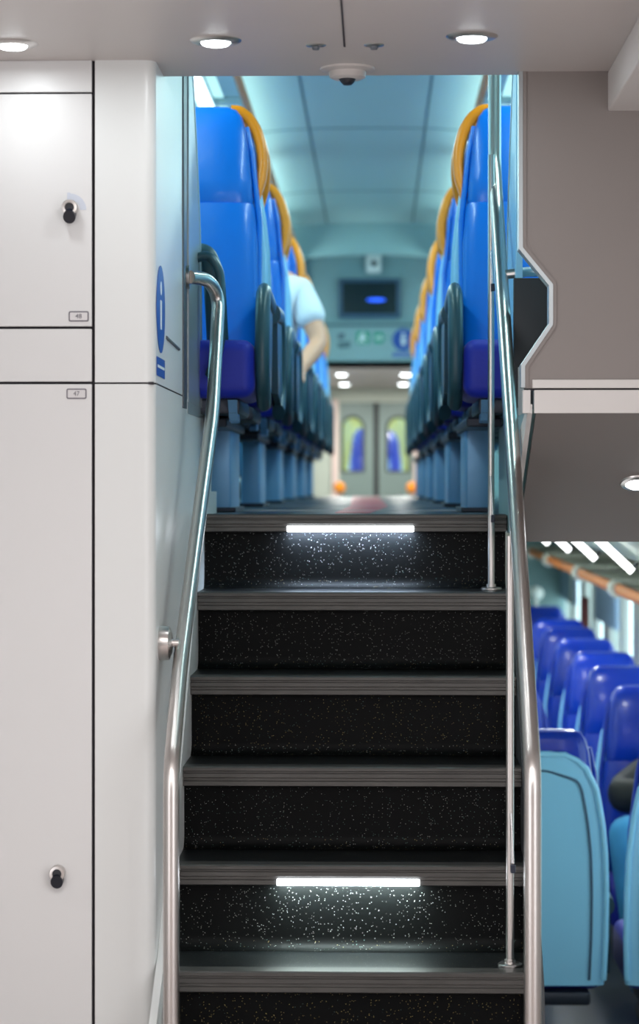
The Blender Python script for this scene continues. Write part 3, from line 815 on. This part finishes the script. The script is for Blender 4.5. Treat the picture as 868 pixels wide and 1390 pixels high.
# emergency exit sign: running figure plate, arrow plate, small arrow
def flat(pxs, y, m, name, par, dy=.002):
    pts = [(P(a, b, YS).x, P(a, b, YS).z) for a, b in pxs]
    return G().prism(pts, 'y', y - dy, y).build(name, m, par)
c = P(502, 458, YS)
t = thing('exit_sign', 'green emergency exit sticker on the far wall under the screen', 'sign', tuple(c))
q = flat([(484, 450), (502, 450), (502, 467), (484, 467)], YS, 'signgreen', 'figure_plate', t)
flat([(492, 452), (495, 452), (496, 457), (499, 459), (498, 461), (494, 459), (494, 462), (498, 465), (496, 466), (491, 462), (488, 466), (486, 465), (489, 459), (487, 458), (489, 455)], YS - .002, 'signwhite', 'figure', q)
q = flat([(508, 451), (521, 451), (521, 466), (508, 466)], YS, 'signgreen', 'arrow_plate', t)
flat([(510, 457), (515, 457), (515, 454), (519, 458.5), (515, 463), (515, 460), (510, 460)], YS - .002, 'signwhite', 'arrow', q)
flat([(525, 458), (528, 456), (528, 462)], YS, 'signgreen', 'small_arrow', t)
c = P(465, 460, YS)
t = thing('notice_sticker', 'small grey notice sticker on the far wall left of the green exit sign', 'sticker', tuple(c))
flat([(459, 453), (468, 452), (468, 460), (459, 461)], YS, 'signgrey', 'symbol', t)
flat([(459, 465), (476, 463), (476, 472), (459, 473)], YS, 'seam', 'text_block', t)
pictogram('pictogram_sign', 'round dark blue pictogram sticker on the far wall right of the exit sign', P(548, 461, YS - .001), 'y', .088)
# red strip on the upper floor
x0, x1 = P(455, 696, 6.6).x, P(503, 696, 6.6).x
o = G().prism([(x0, 6.55), (x1, 6.55), (x1 + .06, 8.6), (x1 + .03, 16.5), (x0 - .05, 16.5), (x0 + .02, 8.6)], 'z', -.003, -.0015).build('red_floor_strip', 'red', org=(x0, 6.6, 0))
tag(o, 'red strip on the dark aisle floor above the stairs', 'floor marking')
for i, y in enumerate((7.2, 8.9, 11.5)):
    struct(G().box(-.45, .38, y - .02, y + .02, -.003, -.0005), 'trim_%d' % (31 + i), 'aluedge')

# ================================================================== PEOPLE
def skin_mesh(name, verts, edges, radii, m, parent, sub=2, root=0, label=None):
    me = bpy.data.meshes.new(name); o0 = ORG[parent.name]
    me.from_pydata([tuple(Vector(v) - o0) for v in verts], edges, [])
    me.materials.append(M[m])
    o = bpy.data.objects.new(name, me); COL.objects.link(o); o.parent = parent; ORG[o.name] = o0
    sk = o.modifiers.new('s', 'SKIN'); sk.use_smooth_shade = True
    for i, r in enumerate(radii):
        d = me.skin_vertices[0].data[i]; d.radius = (r, r) if not isinstance(r, tuple) else r; d.use_root = (i == root)
    sb = o.modifiers.new('ss', 'SUBSURF'); sb.levels = sb.render_levels = sub
    if label: o['label'] = label
    return o
def person(label, hip, chest, neck, head, shoulders, elbows, wrists, knees, ankles, top_m, leg_m, bare_arms, hair='hair'):
    V = Vector
    hip, chest, neck, head = V(hip), V(chest), V(neck), V(head)
    t = thing('person', label, 'person', (hip.x, hip.y, hip.z - .45))
    shoulders, elbows, wrists, knees, ankles = [[V(p) for p in q] for q in (shoulders, elbows, wrists, knees, ankles)]
    # continuous body
    vs = [hip, hip.lerp(chest, .5), chest, neck, head - V((0, 0, .06)), head, head + V((0, .01, .06))]
    ed = [(0, 1), (1, 2), (2, 3), (3, 4), (4, 5), (5, 6)]
    rd = [(.15, .11), (.13, .10), (.15, .11), .055, .068, .088, .072]
    for i in (0, 1):
        b = len(vs); vs += [shoulders[i], shoulders[i].lerp(elbows[i], .5), elbows[i], elbows[i].lerp(wrists[i], .45), wrists[i]]
        ed += [(2, b), (b, b + 1), (b + 1, b + 2), (b + 2, b + 3), (b + 3, b + 4)]; rd += [.056, .050, .042, .042, .028]
        d = (wrists[i] - elbows[i]).normalized(); side = V((1 if i else -1, 0, 0))
        w = wrists[i]; palm = w + d * .06; vs.append(palm); ed.append((b + 4, b + 5)); rd.append((.038, .018))
        sx = d.cross(V((0, 0, 1))).normalized()
        for f, (off, ln) in enumerate(((-.028, .065), (-.010, .078), (.009, .073), (.027, .056))):
            q = len(vs); k1 = palm + d * .035 + sx * off; vs += [k1, k1 + d * ln * .55 - V((0, 0, .006)), k1 + d * ln * .85 - V((0, 0, .026))]
            ed += [(b + 5, q), (q, q + 1), (q + 1, q + 2)]; rd += [.0095, .0085, .0075]
        q = len(vs); s_ = -1 if i == 0 else 1
        vs += [w + d * .03 - sx * .035 * s_, w + d * .065 - sx * .055 * s_ - V((0, 0, .01))]; ed += [(b + 4, q), (q, q + 1)]; rd += [.012, .0095]
        b = len(vs); vs += [hip + V(((.09 if i else -.09), -.04, -.01)), knees[i], knees[i].lerp(ankles[i], .35), ankles[i]]
        ed += [(0, b), (b, b + 1), (b + 1, b + 2), (b + 2, b + 3)]; rd += [.085, .060, .055, .038]
    skin_mesh('body', vs, ed, rd, 'skin', t)
    # top
    vs = [hip + V((0, 0, .0)), hip.lerp(chest, .5), chest, chest.lerp(neck, .72)]; ed = [(0, 1), (1, 2), (2, 3)]; rd = [(.17, .13), (.155, .12), (.168, .125), .085]
    for i in (0, 1):
        b = len(vs)
        if bare_arms: vs += [shoulders[i], shoulders[i].lerp(elbows[i], .35), shoulders[i].lerp(elbows[i], .72)]; rd += [.074, .072, .074]; ed += [(2, b), (b, b + 1), (b + 1, b + 2)]
        else: vs += [shoulders[i], shoulders[i].lerp(elbows[i], .5), elbows[i], wrists[i]]; rd += [.078, .076, .078, .05]; ed += [(2, b), (b, b + 1), (b + 1, b + 2), (b + 2, b + 3)]
    skin_mesh('shirt' if bare_arms else 'jacket', vs, ed, rd, top_m, t, label='white short-sleeved shirt' if bare_arms else 'dark jacket')
    # trousers
    vs = [hip + V((0, 0, -.01)), hip + V((0, 0, .08))]; ed = [(0, 1)]; rd = [(.165, .12), (.15, .11)]
    for i in (0, 1):
        b = len(vs); h_ = hip + V(((.09 if i else -.09), -.06, -.01)); vs += [h_, h_.lerp(knees[i], .5), knees[i], knees[i].lerp(ankles[i], .5), ankles[i]]
        ed += [(0, b), (b, b + 1), (b + 1, b + 2), (b + 2, b + 3), (b + 3, b + 4)]; rd += [.100, .088, .078, .066, .056]
    skin_mesh('trousers', vs, ed, rd, leg_m, t)
    for i in (0, 1):
        a = ankles[i]
        skin_mesh('shoe', [a + V((0, .03, -.04)), a + V((0, -.06, -.045)), a + V((0, -.16, -.055))], [(0, 1), (1, 2)], [.045, .045, .035], 'shoe', t, 1)
    # hair and face
    g = G(); b2 = bmesh.new(); bmesh.ops.create_icosphere(b2, subdivisions=4, radius=1)
    dl = [v for v in b2.verts if (v.co.y < -.15 and v.co.z < .45) or v.co.z < -.35]
    bmesh.ops.delete(b2, geom=dl, context='VERTS')
    for v in b2.verts: v.co = Vector((v.co.x * .092, v.co.y * .104, v.co.z * .118)) + head + Vector((0, .012, .012))
    bmesh.ops.solidify(b2, geom=b2.faces[:], thickness=.01); g.add(b2); g.build('hair', hair, t, 80)
    for s_ in (-1, 1):
        G().lathe([(0, -.006), (.009, -.003), (.009, .003), (0, .005)], head + V((s_ * .03, -.083, .005)), 'y', 12).build('eye', 'signwhite', t, 60)
        G().tube([head + V((s_ * .086, .01, .02)), head + V((s_ * .094, .016, .0)), head + V((s_ * .088, .006, -.025))], .010, 8).build('ear', 'skin', t, 60)
    G().tube([head + V((0, -.084, .01)), head + V((0, -.100, -.022)), head + V((0, -.088, -.030))], .010, 8).build('nose', 'skin', t, 60)
    G().tube([head + V((-.022, -.080, -.055)), head + V((0, -.085, -.057)), head + V((.022, -.080, -.055))], .005, 8).build('mouth', 'red', t, 60)
    return t
y0 = M0 + 2 * PITCH
person('person in a white short-sleeved shirt sitting on the left with a bare arm reaching down',
       (-.50, y0 - .36, .565), (-.49, y0 - .32, .86), (-.50, y0 - .33, 1.03), (-.53, y0 - .37, 1.17),
       [(-.66, y0 - .33, .93), (-.325, y0 - .35, .905)], [(-.70, y0 - .42, .68), (-.245, y0 - .42, .69)], [(-.60, y0 - .62, .60), (-.33, y0 - .56, .56)],
       [(-.64, y0 - .78, .55), (-.52, y0 - .80, .55)], [(-.66, y0 - .80, .10), (-.58, y0 - .82, .10)], 'shirt', 'jeans', True)
y0 = ly[0]
person('person in a dark jacket and blue jeans sitting on the nearest lower window seat',
       (1.20, y0 - .34, LF + .56), (1.19, y0 - .28, LF + .78), (1.21, y0 - .26, LF + .95), (1.22, y0 - .30, LF + 1.08),
       [(1.03, y0 - .32, LF + .86), (1.32, y0 - .30, LF + .85)], [(.925, y0 - .50, LF + .80), (1.34, y0 - .40, LF + .62)], [(1.07, y0 - .62, LF + .85), (1.22, y0 - .66, LF + .68)],
       [(.925, y0 - .72, LF + .72), (1.20, y0 - .80, LF + .58)], [(.99, y0 - .78, LF + .10), (1.20, y0 - .84, LF + .10)], 'jacket', 'jeans', False)

# ================================================================== LIGHT
def area(name, loc, rot, sx, sy, power, col, spread=PI):
    l = bpy.data.lights.new(name, 'AREA'); l.shape = 'RECTANGLE'; l.size = sx; l.size_y = sy; l.energy = power; l.color = col; l.spread = spread
    o = bpy.data.objects.new(name, l); COL.objects.link(o); o.location = loc; o.rotation_euler = rot; return o
def disk(name, loc, r, power, col, spread=PI, rot=(0, 0, 0)):
    l = bpy.data.lights.new(name, 'AREA'); l.shape = 'DISK'; l.size = r * 2; l.energy = power; l.color = col; l.spread = spread
    o = bpy.data.objects.new(name, l); COL.objects.link(o); o.location = loc; o.rotation_euler = rot; return o
WARM = (1, .975, .96); CYAN = (.62, .93, .93)
for p in lights_near: disk('downlight_lamp', (p.x, p.y, CEIL - .016), .03, 1.0, (.93, .98, 1))
# more downlights of the vestibule, nearer than the frame shows
for x in (-.765, -.337, .198, .75):
    for y in (1.0, 2.6):
        z = CEIL if x < .5 else .918
        disk('downlight_lamp', (x, y, z - .016), .05, 8.6, WARM)
        downlight(Vector((x, y, z)), 'round vestibule downlight nearer than the frame', group='vestibule downlights nearer than the frame')
for x in (-.746, .621): area('rack_lamp', (x, 6.0, ZR - .085), (0, 0, 0), .06, 1.5, 13, CYAN)  # extra length of lamp added to brighten the first seats' fronts
for y in (9.0, 12.0, 15.0):
    for x, r in ((-.746, -.35), (.621, .35)): area('rack_lamp', (x, y, ZR - .085), (0, r * 0, 0), .06, 2.6, 26, CYAN)
    for x in (-.75, .62): area('cove_lamp', (x, y, ZR + .03), (PI, 0, 0), .3, 2.6, 6, CYAN)
for x in (-.294, .239):
    for y in (18.85, 20.6): disk('downlight_lamp', (x, y, CEIL - .018), .045, 13, (1, 1, .95))
for y in (8.0, 9.35, 10.6, 11.9, 13.2): area('tube_lamp', (.8225 - .016, y, CZ - .2275 - .016), (0, math.radians(43), 0), .19, .010, 8, (.95, 1, .97))
area('next_carriage_lamp', (0, 24, 1.55), (0, 0, 0), 1.2, 2.5, 14, (1, 1, .9))
for k, (a, b) in LEDX.items():
    y = D0 - k * GO; x0, x1 = P(a, 700, y).x, P(b, 700, y).x
    area('step_lamp', ((x0 + x1) / 2, y + .010, -k * R_ - .0485), (math.radians(12), 0, 0), x1 - x0, .010, 5.0, (.62, .78, 1) if k == 0 else (.8, 1, .97))

for x in (CX - .62, CX + .62):  # added lamps without fixtures, brightening the recess at the far wall
    l = bpy.data.lights.new('recess_fill_lamp', 'POINT'); l.energy = 5; l.color = CYAN; l.shadow_soft_size = .04
    o = bpy.data.objects.new('recess_fill_lamp', l); COL.objects.link(o); o.location = (x, 16.9, 1.70)
w = bpy.data.worlds.new('World'); S.world = w; w.use_nodes = True
bg = w.node_tree.nodes['Background']; bg.inputs[0].default_value = (.98, .97, 1.0, 1); bg.inputs[1].default_value = 3.2

# ================================================================== CAMERA
cam = bpy.data.cameras.new('Camera'); co = bpy.data.objects.new('Camera', cam); COL.objects.link(co)
co.location = (0, 0, CZ); co.rotation_euler = (PI / 2, 0, YAW)
cam.sensor_fit = 'VERTICAL'; cam.sensor_height = 36; cam.sensor_width = 36; cam.lens = F / 1390 * 36
cam.shift_y = -35.0 / 1390
cam.dof.use_dof = True; cam.dof.focus_distance = 5.45; cam.dof.aperture_fstop = 3.2
cam.clip_start = .05; cam.clip_end = 200
S.camera = co
S.view_settings.view_transform = 'Standard'; S.view_settings.look = 'None'; S.view_settings.gamma = 1
S.view_settings.use_curve_mapping = False; S.view_settings.exposure = 0.0
S.cycles.use_denoising = True
S.cycles.max_bounces = 8; S.cycles.diffuse_bounces = 4; S.cycles.glossy_bounces = 4; S.cycles.transparent_max_bounces = 12
S.cycles.sample_clamp_indirect = 6
